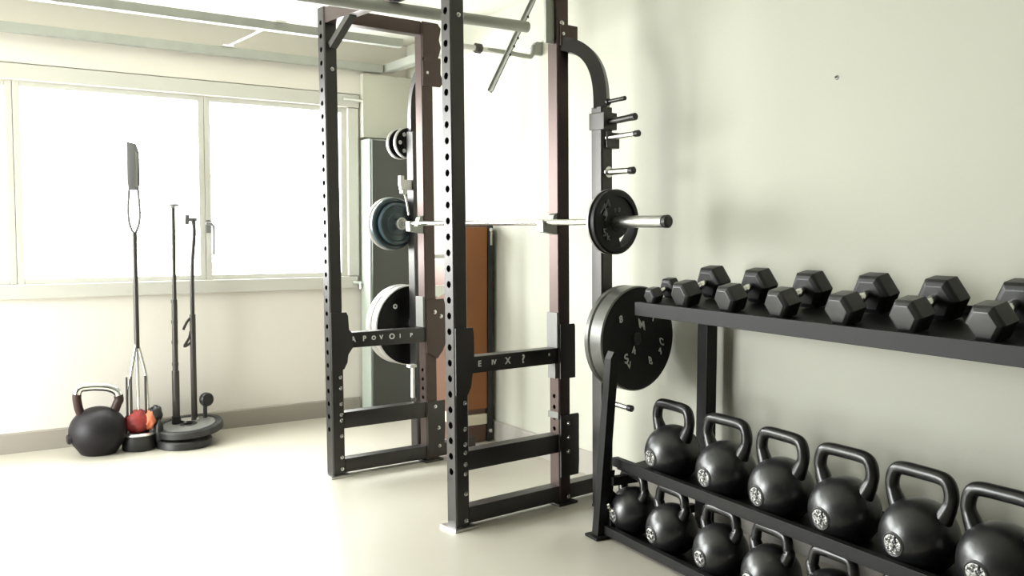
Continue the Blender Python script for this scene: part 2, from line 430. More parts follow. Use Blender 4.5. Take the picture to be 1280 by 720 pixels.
# weight pegs
def peg(p, dirv, z, L, r, tilt=0, cap=.028, m='chrome', off=0., u=.035, capm='bkt'):
    bm = B(); s = -1 if dirv < 0 else 1
    a = P3(p, u, 0 if s < 0 else PW, z); d = (W*s+Z*tilt).normalized()
    cyl(bm, a-d*.003, a+d*.010, r*1.7, 20); cyl(bm, a, a+d*(L-cap), r, 20)
    o = mesh('weight_peg', bm, M[m], rack)
    bm = B(); cyl(bm, a+d*(L-cap), a+d*L, r*1.12, 20, ch=.003); mesh('peg_cap', bm, M[capm], o)
peg(PE, -1, 1.822, .11, .009, .05, m='rackblk')
peg(PE, -1, 1.733, .17, .0145, .06, m='rackblk'); peg(PE, -1, 1.665, .19, .0125, .03)
peg(PE, -1, 1.515, .16, .0145, .0); peg(PE, -1, .79, .183, .024, .0)
peg(PE, -1, .488, .15, .013, -.06)
peg(PF, 1, 1.745, .16, .0125, 0); peg(PF, 1, .735, .25, .024, 0)
# dark blocks and clamps on the right storage post
for z0, z1, u0, u1, v0 in ((1.70, 1.775, -.006, .078, -.018), (1.62, 1.69, .02, .10, -.012)):
    bm = B(); v, fs = hexa(bm, [P3(PE, a, b, z) for z in (z0, z1) for a, b in ((u0, v0), (u1, v0), (u1, .074), (u0, .074))]); bevel(bm, fs, .004)
    mesh('clamp', bm, M['rackblk'], rack, smooth=0)
# white band hook on the far storage post
bm = B()
obox(bm, P3(PF, -.035, .03, 1.505), U*.035, W*.012, Z*.028, .003); obox(bm, P3(PF, -.062, .03, 1.525), U*.012, W*.012, Z*.03, .003)
mesh('band_hook', bm, M['white'], rack, smooth=0)
bm = B(); sweep(bm, smooth_path([P3(PF, -.058, .012, 1.46), P3(PF, -.045, .012, 1.43), P3(PF, -.035, .012, 1.38), P3(PF, -.028, .012, 1.34)], 5), .006, 8)
cyl(bm, P3(PF, -.058, 0, 1.465), P3(PF, -.058, .03, 1.465), .016, 14)
mesh('hook_chain', bm, M['steel'], rack)
# lower bracket beneath the far plates
bm = B(); obox(bm, P3(PF, -.02, .02, .50), U*.022, W*.02, Z*.008, .002); obox(bm, P3(PF, -.012, .02, .41), U*.008, W*.01, Z*.09, .002)
mesh('lower_bracket', bm, M['white'], rack, smooth=0)
# short rod pegs right of the far rear upright
bm = B(); cyl(bm, P3(PD, .07, .02, 1.115), P3(PD, .18, .02, 1.115), .010, 14); mesh('rod_peg', bm, M['white'], rack)
bm = B(); prism(bm, [P3(PD, a, .02, z) for a, z in ((.07, .955), (.16, .955), (.155, .92), (.10, .89), (.07, .90))], W*.03, .002); mesh('rod_peg', bm, M['steel'], rack, smooth=0)
bm = B(); cyl(bm, P3(PD, .07, .03, 2.065), P3(PD, .22, .03, 2.055), .017, 14); mesh('handle_peg', bm, M['rackblk'], rack)

# ------------------------------------------------------------------ barbell
bc = PB+U*(-.060)+W*0+lean(1.295); bc.z = 1.292
def BP(v, z=0): return bc+W*v+Z*z
barz = BP(.51)
bar = thing('barbell', 'long chrome barbell resting across the rack on two hooks', 'barbell', barz, TH)
bm = B(); cyl(bm, BP(-.355), BP(1.225), .0135, 20); mesh('shaft', bm, M['chrome'], bar)
for s, a, b, n in ((-1, -.355, -.70, 'n'), (1, 1.225, 1.545, 'f')):
    bm = B(); d = 1 if b > a else -1
    cyl(bm, BP(a-d*.022), BP(a), .034, 32, ch=.004); cyl(bm, BP(a), BP(b-d*.028), .0245, 32)
    o = mesh('sleeve', bm, M['steel'], bar)
    bm = B(); cyl(bm, BP(b-d*.028), BP(b), .0255, 32, ch=.006); mesh('end_cap', bm, M['bkt'], o)

def annulus_plate(bm, c, ax, R0, hub, th, holes, idx=0):
    """disc with two grip openings: c centre of the face, ax axis pointing away from the viewer, face frame u/z"""
    x, y = U, Z
    seg = 96
    r1, r2_ = hub*1.0, R0*.80
    def inhole(t): 
        for a, w_ in holes:
            d = (t-a+180) % 360-180
            if abs(d) < w_: return True
        return False
    def pt(r, t, h): return c+(x*math.cos(R(t))+y*math.sin(R(t)))*r+ax*h
    step = 360/seg
    # rim & hub closed solids
    lathe(bm, [(r2_, .0), (R0-.008, .0), (R0, .006), (R0, th-.006), (R0-.008, th), (r2_, th)], c, ax, seg, idx, close=True)
    lathe(bm, [(.0245, 0), (hub*.55, 0), (hub*.6, .004), (r1, .005), (r1, th-.004), (.0245, th-.004)], c, ax, seg, idx, close=True)
    k = 0
    while k < seg:
        t = k*step
        if not inhole(t+step/2):
            a = [pt(r1-.002, t, .007), pt(r2_+.002, t, .007), pt(r2_+.002, t+step, .007), pt(r1-.002, t+step, .007)]
            hexa(bm, a+[p+ax*(th-.014) for p in a], idx)
        k += 1
# near plates on the bar
c = BP(-.425)
p1 = mesh('weight_plate', (lambda b: (annulus_plate(b, c, W, .133, .068, .028, [(-42, 34), (140, 22)]), b)[1])(B()), M['plate'], loc=c, smooth=30)
tag(p1, 'small black plate with a grip opening, outermost on the near end of the barbell', 'weight plate', 'plates loaded on the barbell')
bm = B()
for du, dz, s, ch in ((-.058, .075, .05, '/'), (-.062, .035, .07, ')'), (.012, .048, .032, '0'), (-.012, .044, .036, '1'), (-.070, -.045, .055, '5'), (-.05, -.062, .05, 'k')):
    add_text(bm, ch, s*.8, c+U*du+Z*dz-W*-.0045, U, Z, .0012)
bmesh.ops.translate(bm, verts=bm.verts, vec=-W*.001)
mesh('lettering', bm, M['rim'], p1, smooth=0)
def disc(c, ax, R0, th, m, name='weight_plate', label='', group=None, rimm=None, hub=.045, bore=.0255, dish=True):
    """solid plate: c centre of the camera-side face, ax pointing away"""
    bm = B()
    f = [(bore, 0.003), (hub, .003), (hub+.004, .007 if dish else .003), (R0*.82, .007 if dish else .003), (R0*.86, .0), (R0-.006, 0), (R0, .006), (R0, th-.006), (R0-.006, th), (R0*.86, th), (R0*.82, th-.006), (hub, th-.006), (bore, th-.006)]
    lathe(bm, f, c, ax, 96, 0, close=True)
    for fc in bm.faces:
        cc = fc.calc_center_median(); rr = ((cc-c)-ax*((cc-c).dot(ax))).length
        if rr > R0-.0045: fc.material_index = 1
    o = mesh(name, bm, [M[m], M[rimm or m]], loc=c, smooth=40)
    tag(o, label, 'weight plate', group)
    return o
bm = B(); annulus_plate(bm, BP(-.395), W, .134, .068, .022, [(-42, 36), (140, 24)])
for fc in bm.faces:
    q_ = fc.calc_center_median()-BP(-.395); q_ = q_-W*q_.dot(W)
    if q_.length > .130: fc.material_index = 1
p2 = mesh('weight_plate', bm, [M['plate'], M['rimlight']], loc=BP(-.395), smooth=30)
tag(p2, 'thin black plate with a pale rim, inner one on the near end of the barbell', 'weight plate', 'plates loaded on the barbell')
# far plates on the bar
disc(BP(1.249), W, .115, .03, 'bluep', label='blue-grey ribbed plate nearest the rack on the far end of the barbell', group='plates loaded on the barbell', hub=.06)
disc(BP(1.281), W, .145, .032, 'bluep', label='wider blue-grey plate in the middle of the stack on the far barbell end', group='plates loaded on the barbell', hub=.06)
disc(BP(1.314), W, .148, .03, 'bluep', label='outermost blue-grey plate with a pale rim on the far barbell end', group='plates loaded on the barbell', rimm='rimlight')
# big plates on the near storage post
def EP(p, u, v, z): return P3(p, u, v, z)
c = EP(PE, .045, -.178, .79)
big1 = disc(c, W, .228, .075, 'plate', label='large black plate with white marks, front one on the right storage post', group='large plates on the storage posts', rimm='rim', dish=False, hub=.06)
bm = B()
for px, py, s, ch in ((-23, 26, .042, '8'), (6, 17, .058, 'M'), (22, 23, .030, '7'), (-5, -15, .050, '4'), (-15, -24, .056, 'S'), (35, -7, .045, 'C'), (33, -19, .045, '4'), (19, -30, .048, 'B'), (-11, -33, .040, 'V')):
    add_text(bm, ch, s, c+U*(px/290/.77-.01)+Z*(py/290)-W*.001, U*.9+Z*.35 if px < 0 else U-Z*.4, Z-U*.2)
mesh('lettering', bm, M['mark'], big1, smooth=0)
disc(EP(PE, .045, -.101, .79), W, .228, .032, 'plate', label='large dark plate with grey rim, rear one on the right storage post', group='large plates on the storage posts', rimm='rim', dish=False)
c = EP(PF, .035, .105, .718)
big2 = disc(c, W, .228, .055, 'plate', label='large black plate, front one of the pair on the far storage post', group='large plates on the storage posts', rimm='rimlight', dish=False, hub=.06)
bm = B(); lathe(bm, [(.006, .0), (.014, 0), (.014, .002), (.006, .002)], c-W*.001+U*-.105+Z*.112, -W, 20, close=True); mesh('hole_ring', bm, M['mark'], big2)
disc(EP(PF, .035, .168, .718), W, .228, .055, 'plate', label='large black plate with white rim, rear one of the far storage post pair', group='large plates on the storage posts', rimm='rimlight', dish=False)
c = EP(PF, .035, .10, 1.745)
for i, (dv, lab) in enumerate(((0, 'small black and chrome plate, front one of two high on the far storage post'), (.075, 'small plate with a pale rim, rear one of two high on the far storage post'))):
    o = disc(c+W*dv, W, .088, .026, 'plate', label=lab, group='small plates on the far storage post', rimm='rimlight', bore=.014, hub=.03)
    if i == 0:
        bm = B()
        for t in range(0, 360, 60):
            lathe(bm, [(0, .0), (.012, 0), (.010, .003), (0, .003)], c+W*.004+(U*math.cos(R(t))+Z*math.sin(R(t)))*.052, -W, 12)
        mesh('stud', bm, M['mark'], o)

# ------------------------------------------------------------------ dumbbell rack
EY = R(-3.87); EV = V((-math.sin(EY), math.cos(EY), 0)); NV = V((math.cos(EY), math.sin(EY), 0))
N0 = 2.0585
def Q(o, e, z): return NV*(N0+o)+EV*e+Z*z
e1, e0 = 2.985, .55
dr = thing('dumbbell_rack', 'black three-tier steel storage rack along the right wall', 'storage rack', Q(.25, (e0+e1)/2, 0), EY)
def tray(name, o0, o1, z_lip, z_bot, zs, ze, e0=e0, e1=e1, th=.004, m='shelf', lean_o=0):
    """folded sheet shelf: front lip, tilted deck, rear lip"""
    prof = [(o0, z_bot), (o0, z_lip), (o0+.028, z_lip), (o0+.028, zs), (o1, ze), (o1, ze+.03), (o1+th, ze+.03), (o1+th, ze-th-.02), (o0+.024, zs-th), (o0+.024, z_bot)]
    bm = B(); prism(bm, [Q(o, e0, z) for o, z in prof], EV*(e1-e0), .0015); return mesh(name, bm, M[m], dr, smooth=0)
tray('bottom_shelf', .03, .30, .052, .016, .012, .012)
tray('middle_shelf', .10, .44, .318, .281, .268, .30)
tray('top_shelf', .205, .50, .960, .905, .950, 1.000)
# end legs
def leg_path(e, w=.042):
    bm = B(); pts = [(.0, .0), (.062, .74), (.10, .80), (.235, .925)]
    wd = .040
    prof = [(-.0, .012), (.056, .735), (.072, .765), (.098, .755), (wd, .012)]
    prism(bm, [Q(o, e-w, z) for o, z in prof], EV*w, .002); return mesh('leg', bm, M['shelf'], dr, smooth=0)
leg_path(2.985); leg_path(e0+.05)
for e in (2.885, e0+.05):
    bm = B(); obox(bm, Q(.488, e-.03, .475), NV*.028, EV*.03, Z*.463, .003); mesh('leg', bm, M['shelf'], dr, smooth=0)
for o, e in ((.022, 2.964), (.022, e0+.03), (.50, 2.87), (.50, e0+.02)):
    bm = B(); obox(bm, Q(o, e, .006), NV*.042, EV*.042, Z*.006, .002); mesh('foot', bm, M['shelf'], dr, smooth=0)
for e in (2.955, e0+.04):     # side members tying front and rear legs
    for z, a in ((.235, .06), (.06, .05)):
        bm = B(); obox(bm, Q((a+.50)/2, e-.02, z), NV*(.50-a)/2, EV*.014, Z*.018, .002); mesh('side_bar', bm, M['shelf'], dr, smooth=0)
# small white oval plate on the middle shelf end
bm = B(); c = Q(.175, 2.925, .300)
n_ = V((0, 0, 1)); lathe(bm, [(0, 0), (.022, 0), (.022, .003), (0, .003)], c-Z*.018, Z, 28)
oval = mesh('round_sticker', bm, M['mark'], dr)
bm = B(); lathe(bm, [(0, 0), (.007, 0), (.007, .002), (0, .002)], c-Z*.0148, Z, 16); mesh('sticker_dot', bm, M['hole'], oval)
# left-end tie plate between middle and bottom shelf
bm = B(); pts = [(.06, .275), (.085, .275), (.075, .19), (.10, .17), (.085, .12), (.055, .05), (.035, .05), (.05, .13), (.06, .17), (.045, .22)]
prism(bm, [Q(o, 2.945, z) for o, z in pts], EV*.006, .001); mesh('tie_plate', bm, M['shelf'], dr, smooth=0)
bm = B()
for o, e, z in ((.045, 2.93, .135), (.055, 2.93, .118)):
    lathe(bm, [(0, 0), (.012, 0), (.014, .006), (.008, .012), (0, .012)], Q(o, e, z), -NV, 14)
mesh('tie_bolt', bm, M['chrome'], dr)

# ------------------------------------------------------------------ kettlebells
def kettlebell(label, Rb, W_, H_, tube, badge=True, group=None, rz=EY, loc=(0, 0, 0)):
    """local frame: handle spans y, badge faces -x, base at z=0"""
    t = thing('kettlebell', label, 'kettlebell', (0, 0, 0), 0, group)
    bm = B(); prof = []; zc = Rb*.955
    n = 26
    a0 = -math.asin(min(.999, zc/Rb*.985))
    prof.append((0, zc+Rb*math.sin(a0)))
    for i in range(n+1):
        a = a0+(math.pi/2-a0)*i/n
        prof.append((max(0, Rb*math.cos(a)), zc+Rb*math.sin(a)))
    prof[-1] = (0, prof[-1][1])
    lathe(bm, prof, (0, 0, 0), Z, 56)
    mesh('body', bm, M['iron'], t, smooth=60, local=True)
    top = H_; w = W_/2-tube
    ctrl = [(0, -Rb*.60, zc+Rb*.52), (0, -Rb*.80, zc+Rb*.92), (0, -w, top-tube*3.6), (0, -w*.93, top-tube*1.9), (0, -w*.70, top-tube*1.05), (0, 0, top-tube*.92), (0, w*.70, top-tube*1.05), (0, w*.93, top-tube*1.9), (0, w, top-tube*3.6), (0, Rb*.80, zc+Rb*.92), (0, Rb*.60, zc+Rb*.52)]
    pts = smooth_path(ctrl, 7); nn = len(pts); rad = []
    for i in range(nn):
        k = min(i, nn-1-i)/(nn*.16); rad.append(tube*(1+.55*max(0, 1-k)**1.5))
    bm = B(); sweep(bm, pts, rad, 20, up=(1, 0, 0)); mesh('handle', bm, M['irong'], t, smooth=60, local=True)
    if badge:
        rb = Rb*.30; d = V((-1, .06, -.10)).normalized(); cc = V((0, 0, zc))+d*(Rb*math.cos(math.asin(.30))-.001)
        bm = B(); lathe(bm, [(rb*.86, -.004), (rb*1.12, -.004), (rb*1.12, .001), (rb*1.0, .0045), (rb*.88, .003), (rb*.86, -.002)], cc, d, 40, close=True)
        b = mesh('badge_ring', bm, M['ring'], t, local=True)
        bm = B(); lathe(bm, [(0, -.003), (rb*.90, -.003), (rb*.88, .0045), (rb*.80, .006), (0, .0065)], cc, d, 40)
        for (yy, zz, rr) in ((-.35, .38, .26), (.22, .36, .26), (-.28, -.30, .28), (.30, -.28, .26)):
            x_, y_, dd = frame_of(d)
            lathe(bm, [(rr*rb*.5, .004), (rr*rb, .004), (rr*rb, .009), (rr*rb*.5, .009)], cc+x_*yy*rb+y_*zz*rb, d, 16, close=True)
        mesh('badge', bm, M['badge'], t, local=True, label='silver embossed badge')
    return t
ordm = ['first', 'second', 'third', 'fourth', 'fifth', 'sixth']
kb = kettlebell('x', .112, .238, .314, .0205, group='kettlebells on the middle tier')
K = [(2.764, 0), (2.457, 3), (2.185, -2), (1.917, 2), (1.648, -1), (1.400, 2)]
labs = ['kettlebell at the left end of the middle tier, beside the white round sticker', 'kettlebell second from the left on the middle tier, in front of the rear leg', 'kettlebell third from the left on the middle tier', 'kettlebell fourth from the left on the middle tier', 'large kettlebell with a glossy handle, fifth from the left on the middle tier', 'kettlebell at the right end of the middle tier, cut by the picture edge']
for i, (e, a) in enumerate(K):
    p = Q(.235, e, .262 if i else .264)
    if i == 0: kb.location = p; kb.rotation_euler = (0, 0, EY+R(a)); kb['label'] = labs[0]
    else: dup(kb, p, EY+R(a), labs[i], 'kettlebells on the middle tier')
kj = kettlebell('x', .100, .185, .262, .0175, group='kettlebells on the bottom tier')
J = [(2.905, -3, .15), (2.648, 0, .14), (2.375, 2, .14), (2.13, -2, .14), (1.875, 3, .14), (1.61, 0, .14)]
labs = ['kettlebell at the left end of the bottom tier, half behind the front leg', 'kettlebell second from the left on the bottom tier, nearly whole in view', 'kettlebell third from the left on the bottom tier', 'kettlebell fourth from the left on the bottom tier, cut by the lower picture edge', 'kettlebell fifth from the left on the bottom tier, only its handle and crown showing', 'kettlebell sixth from the left on the bottom tier, only the top of its handle showing']
for i, (e, a, o) in enumerate(J):
    p = Q(o, e, .0125)
    if i == 0: kj.location = p; kj.rotation_euler = (0, 0, EY+R(a)); kj['label'] = labs[0]
    else: dup(kj, p, EY+R(a), labs[i], 'kettlebells on the bottom tier')

# ------------------------------------------------------------------ dumbbells on the top shelf
def dumbbell(sc=1., grp='hex dumbbells on the top shelf'):
    """local: axis along x (near head at x=0 side), lying on a hex flat at z=0"""
    t = thing('hex_dumbbell', 'x', 'dumbbell', (0, 0, 0), 0, grp)
    def head(x0, x1, r, zc, nm, mm):
        bm = B(); L = x1-x0; ch = .016*sc; rings = []
        prof = [(r*.70, x0), (r*.90, x0+ch*.45), (r, x0+ch), (r, x1-ch), (r*.90, x1-ch*.45), (r*.70, x1)]
        for rr, x in prof:
            rings.append([bm.verts.new((x, rr*math.cos(R(60*k)), zc+rr*math.sin(R(60*k)))) for k in range(6)])
        for A_, B_ in zip(rings, rings[1:]):
            for i in range(6): bm.faces.new((A_[i], A_[(i+1) % 6], B_[(i+1) % 6], B_[i]))
        bm.faces.new(rings[0][::-1]); bm.faces.new(rings[-1])
        bmesh.ops.recalc_face_normals(bm, faces=bm.faces)
        bevel(bm, bm.faces[:], .002*sc)
        return mesh(nm, bm, M[mm], t, smooth=25, local=True)
    r1, r2_ = .057*sc, .072*sc
    head(0, .088*sc, r1, r1*.866, 'head', 'rubbers'); head(.150*sc, .230*sc, r2_, r2_*.866, 'head', 'rubber')
    bm = B(); z1, z2 = r1*.95, r2_*.98
    pts = [(.080*sc, 0, z1), (.095*sc, 0, z1), (.115*sc, 0, (z1+z2)/2-.001), (.125*sc, 0, (z1+z2)/2), (.145*sc, 0, z2), (.16*sc, 0, z2)]
    sweep(bm, pts, [.013*sc, .0125*sc, .0155*sc, .0165*sc, .0135*sc, .013*sc], 18); mesh('handle', bm, M['chrome'], t, local=True)
    return t
d0 = dumbbell()
DB = [(2.735, 1.0), (2.484, 1.0), (2.230, 1.0), (1.965, 1.02), (1.722, 1.02), (1.475, 1.04)]
labs = ['hex dumbbell with a grey worn head, second from the left end of the top shelf', 'hex dumbbell above the rear leg, third from the left on the top shelf', 'hex dumbbell fourth from the left on the top shelf', 'hex dumbbell fifth from the left on the top shelf, with a bright chrome handle', 'hex dumbbell sixth from the left on the top shelf', 'hex dumbbell at the right end of the top shelf, cut by the picture edge']
tilt = math.atan2(.05, .237)
for i, (e, s) in enumerate(DB):
    p = Q(.236, e, .952)
    o = d0 if i == 0 else dup(d0, p, None, labs[i])
    o.location = p; o.rotation_euler = (0, -tilt, EY); o.scale = (s, s, s)
    o['label'] = labs[i]
o = dup(d0, Q(.236, 2.925, .952), None, 'smallest hex dumbbell, at the far left end of the top shelf'); o.rotation_euler = (0, -tilt, EY+R(3)); o.scale = (.66,)*3

# ------------------------------------------------------------------ locker in the corner, orange cabinet
lk = thing('tall_locker', 'tall charcoal locker with pale sides in the corner beside the window', 'locker', (2.63, 5.50, 0))
bm = B(); box(bm, 2.470, 2.80, 5.50, 5.645, 0, 1.86, .004); mesh('body', bm, M['lockside'], lk, smooth=0)
bm = B(); box(bm, 2.480, 2.79, 5.480, 5.499, .03, 1.85, .003); d = mesh('door', bm, M['charcoal'], lk, smooth=0)
bm = B(); box(bm, 2.75, 2.765, 5.46, 5.480, .95, 1.10, .003); mesh('handle', bm, M['steel'], d, smooth=0)
cb = thing('wooden_cabinet', 'orange-brown wooden cabinet with black corner edge standing against the right wall', 'cabinet', (2.69, 4.68, 0))
bm = B(); box(bm, 2.585, 2.80, 4.51, 4.86, .17, 1.285, .004); mesh('body', bm, M['brown'], cb, smooth=0)
bm = B(); box(bm, 2.592, 2.765, 4.492, 4.509, .20, 1.275, .006); mesh('door', bm, M['orange'], cb, smooth=0)
bm = B(); box(bm, 2.767, 2.802, 4.488, 4.53, 0, 1.29, .003); mesh('edge_post', bm, M['bkt'], cb, smooth=0)
bm = B(); box(bm, 2.585, 2.766, 4.50, 4.86, 0, .105, .004); pl = mesh('plinth', bm, M['brown'], cb, smooth=0)
bm = B(); box(bm, 2.585, 2.766, 4.494, 4.86, .106, .168, .003); mesh('trim_strip', bm, M['beige'], cb, smooth=0)  # pale reflection low on the cabinet, put in as a beige strip
for x, z in ((2.785, 1.262), (2.785, .065)):
    bm = B(); lathe(bm, [(0, 0), (.013, 0), (.011, .006), (0, .007)], (x, 4.488, z), (0, -1, 0), 14); mesh('bolt', bm, M['chrome'], cb)
bm = B(); box(bm, 2.778, 2.792, 4.480, 4.4875, 1.17, 1.25, .002); mesh('latch', bm, M['steel'], cb, smooth=0)

# ------------------------------------------------------------------ garage-door tracks below the ceiling
def track(name, a, b, w, h, label, grp, m='galv', n=3):
    """C-shaped rail"""
    a, b = V(a), V(b); d = (b-a).normalized(); s = d.cross(Z).normalized(); bm = B(); t = .003
    for (cs, cz, hs, hz) in ((0, h/2, w/2, t), (-w/2, 0, t, h/2), (w/2, 0, t, h/2), (-w*.28, -h/2, w*.22, t), (w*.28, -h/2, w*.22, t)):
        obox(bm, (a+b)/2+s*cs+Z*cz, (b-a)/2, s*hs, Z*hz)
    o = mesh(name, bm, M[m], loc=a, smooth=0); return tag(o, label, 'ceiling rail', grp)
track('ceiling_rail', (-1.8, 5.555, 2.338), (2.60, 5.60, 2.338), .05, .045, 'galvanised rail running along the top of the window wall', 'garage rails')
track('ceiling_rail', (-1.8, 4.76, 2.345), (2.36, 4.80, 2.345), .045, .040, 'galvanised rail under the ceiling, between the window wall and the rack', 'garage rails')
track('ceiling_rail', (2.655, 5.60, 2.345), (2.655, 4.72, 2.345), .07, .045, 'short double rail along the right wall above the locker', 'garage rails')
bm = B(); cyl(bm, (-1.8, 3.84, 2.24), (2.474, 3.648, 2.24), .0265, 24, ch=.003)
o = mesh('ceiling_pipe', bm, M['galv'], loc=(0, 3.7, 2.24)); tag(o, 'thick galvanised pipe crossing the rack just below its top beams', 'pipe')
bm = B(); sweep(bm, [(1.62, 4.75, 2.372), (1.62, 4.90, 2.374), (1.60, 5.2, 2.372), (1.57, 5.53, 2.368)], .006, 8)
for x, y in ((1.625, 4.765), (1.57, 5.55)): box(bm, x-.03, x+.03, y-.02, y+.02, 2.366, 2.374, .002)
o = mesh('rail_tie', bm, M['white'], loc=(1.6, 5.1, 2.37)); tag(o, 'thin white tie bar linking the two rails in front of the window wall', 'rail tie')
pt = thing('pipe_bracket', 'short pipe with elbow and crossed rod fixed to the right wall behind the rack', 'pipe bracket', (2.5, 4.03, 2.18))
bm = B(); cyl(bm, (2.20, 4.01, 2.195), (2.63, 4.035, 2.195), .014, 18); mesh('sleeve_pipe', bm, M['white'], pt)
bm = B(); sweep(bm, smooth_path([(2.42, 4.022, 2.195), (2.60, 4.03, 2.195), (2.735, 4.04, 2.192), (2.765, 4.04, 2.200), (2.775, 4.04, 2.255)], 5), .0125, 14); mesh('pipe', bm, M['galv'], pt)
bm = B(); cyl(bm, (2.395, 4.02, 2.195), (2.435, 4.022, 2.195), .026, 8, ch=.004); mesh('coupling', bm, M['polemat'], pt)
bm = B(); prism(bm, [(2.762, 4.03, 2.235), (2.79, 4.03, 2.275), (2.83, 4.03, 2.275), (2.83, 4.03, 2.205), (2.775, 4.03, 2.205)], (0, .03, 0), .003); mesh('wall_bracket', bm, M['galv'], pt, smooth=0)
ds = thing('diagonal_strut', 'slotted diagonal steel strut hanging from the ceiling behind the rack', 'strut', (2.3, 3.705, 1.925))
bm = B(); a, b = V((2.300, 3.705, 1.925)), V((2.622, 3.705, 2.53)); t = (b-a).normalized()
obox(bm, (a+b)/2, (b-a)/2, V((0, .016, 0)), t.cross(V((0, 1, 0)))*.003, .001); obox(bm, (a+b)/2+V((0, .016, 0)), (b-a)/2, V((0, .0025, 0)), t.cross(V((0, 1, 0)))*.014, .001)
mesh('angle_bar', bm, M['galv'], ds, smooth=0)
bm = B()
for k in (.3, .37, .44, .62, .8):
    p = a.lerp(b, k); cyl(bm, p+V((0, -.0175, 0))+t.cross(V((0, 1, 0)))*0, p+V((0, -.019, 0)), .007, 10)
    obox(bm, p-t.cross(V((0, 1, 0)))*.0045, t*.014, V((0, .004, 0)), t.cross(V((0, 1, 0)))*.0012)
mesh('slots', bm, M['polemat'], ds, smooth=0)

# ------------------------------------------------------------------ things standing by the window wall
c = V((.775, 5.42, 0))
t = thing('kettlebell', 'big dark round kettlebell with a chrome-topped handle on the floor by the window wall', 'kettlebell', c, R(10))
bm = B(); r = .152; prof = [(0, 0), (.085, 0), (.093, .004)]
for i in range(3, 27):
    a = -math.pi/2*.62+(math.pi/2*1.62)*i/26; prof.append((r*math.cos(a), .127+r*.90*math.sin(a)))
prof[-1] = (0, prof[-1][1]); lathe(bm, prof, c, Z, 56); mesh('body', bm, M['ballk'], t, smooth=60)
zt = .385
pts = smooth_path([(-.085, 0, .225), (-.098, 0, .27), (-.104, 0, .335), (-.088, 0, .372), (-.05, 0, zt-.008), (0, 0, zt-.010), (.055, 0, zt-.020), (.098, 0, zt-.045), (.112, 0, zt-.09), (.102, 0, .27), (.085, 0, .225)], 6)
pts = [c+p for p in pts]; n = len(pts); k1, k2 = int(n*.22), int(n*.74)
for q_, r_ in ((pts[:k1+1], .023), (pts[k2:], .025)):
    bm = B(); sweep(bm, q_, r_, 18); mesh('handle_horn', bm, M['horn'], t, smooth=60)
bm = B(); sweep(bm, pts[k1:k2+1], .023, 18); mesh('handle_grip', bm, M['chrome'], t, smooth=60)
bm = B(); lathe(bm, [(0, 0), (.03, 0), (.024, .014), (0, .016)], c+V((-.147, -.02, .10)), V((-1, -.1, 0)), 18); mesh('side_knob', bm, M['ballk'], t)

# upright machine pole with grip
c = V((.985, 5.40, 0))
t = thing('pole_trainer', 'tall thin pole with grey grip on top and red wrapped base', 'exercise pole', c)
bm = B(); lathe(bm, [(0, 0), (.085, 0), (.092, .01), (.092, .085), (.08, .10), (0, .10)], c, Z, 40); b = mesh('base', bm, M['bkt'], t)
bm = B(); lathe(bm, [(.0925, .088), (.094, .088), (.094, .096), (.083, .102), (.0815, .098)], c, Z, 40, close=True); mesh('base_ring', bm, M['steel'], b)
def lumpy(bm, c, rx, ry, rz_, seed, amp=.25, sub=3):
    s = bmesh.ops.create_icosphere(bm, subdivisions=sub, radius=1)
    for v in s['verts']:
        k = 1+amp*noise.noise(v.co*2.2+V((seed, 0, 0))); v.co = V((v.co.x*rx*k, v.co.y*ry*k, v.co.z*rz_*k))+V(c)
bm = B(); lumpy(bm, c+V((-.005, 0, .155)), .075, .06, .072, 3); mesh('wrap', bm, M['red'], t, smooth=60)
bm = B(); lumpy(bm, c+V((.055, -.03, .165)), .032, .03, .05, 9, .4); mesh('wrap_end', bm, M['orangef'], t, smooth=60)
bm = B()
for dx, z1 in ((-.050, .40), (0.0, .52), (.050, .44)):
    sweep(bm, smooth_path([c+V((dx, 0, .17)), c+V((dx*.95, 0, .33)), c+V((dx*.8, 0, z1)), c+V((dx*.1, 0, .60))], 5), .0105, 12)
mesh('lower_rods', bm, M['chrome'], t)
bm = B()
for dx in (-.062, -.038, .038): cyl(bm, c+V((dx, -.012, .17)), c+V((dx, -.012, .42)), .006, 10)
mesh('side_rods', bm, M['polemat'], t)
bm = B(); cyl(bm, c+V((0, 0, .58)), c+V((0, 0, 1.24)), .0145, 16); mesh('pole', bm, M['polemat'], t)
bm = B()
for s in (-1, 1): sweep(bm, smooth_path([c+V((0, 0, 1.22)), c+V((s*.026, 0, 1.29)), c+V((s*.030, 0, 1.38)), c+V((s*.022, 0, 1.50))], 5), .008, 10)
mesh('fork', bm, M['greygrip'], t)
bm = B(); prism(bm, [c+V((x, -.02, z)) for x, z in ((-.030, 1.475), (.026, 1.475), (.033, 1.52), (.033, 1.68), (.026, 1.705), (.018, 1.735), (-.034, 1.745), (-.034, 1.52))], (0, .04, 0), .008); mesh('grip', bm, M['greygrip'], t, smooth=40)
bm = B(); prism(bm, [c+V((x, -.024, z)) for x, z in ((.010, 1.49), (.020, 1.49), (.022, 1.68), (.012, 1.69))], (0, .005, 0), .001); mesh('grip_stripe', bm, M['steel'], t, smooth=0)
# black roller and clip between pole and plates
bm = B(); c2 = V((1.085, 5.37, 0)); 
lumpy(bm, c2+V((0, 0, .085)), .028, .04, .085, 5, .2); lumpy(bm, c2+V((-.01, .01, .20)), .036, .03, .045, 6, .35)
o = mesh('strap_bundle', bm, M['bkt'], loc=c2, smooth=60); tag(o, 'bundle of black straps between the red-based pole and the floor plates', 'straps')

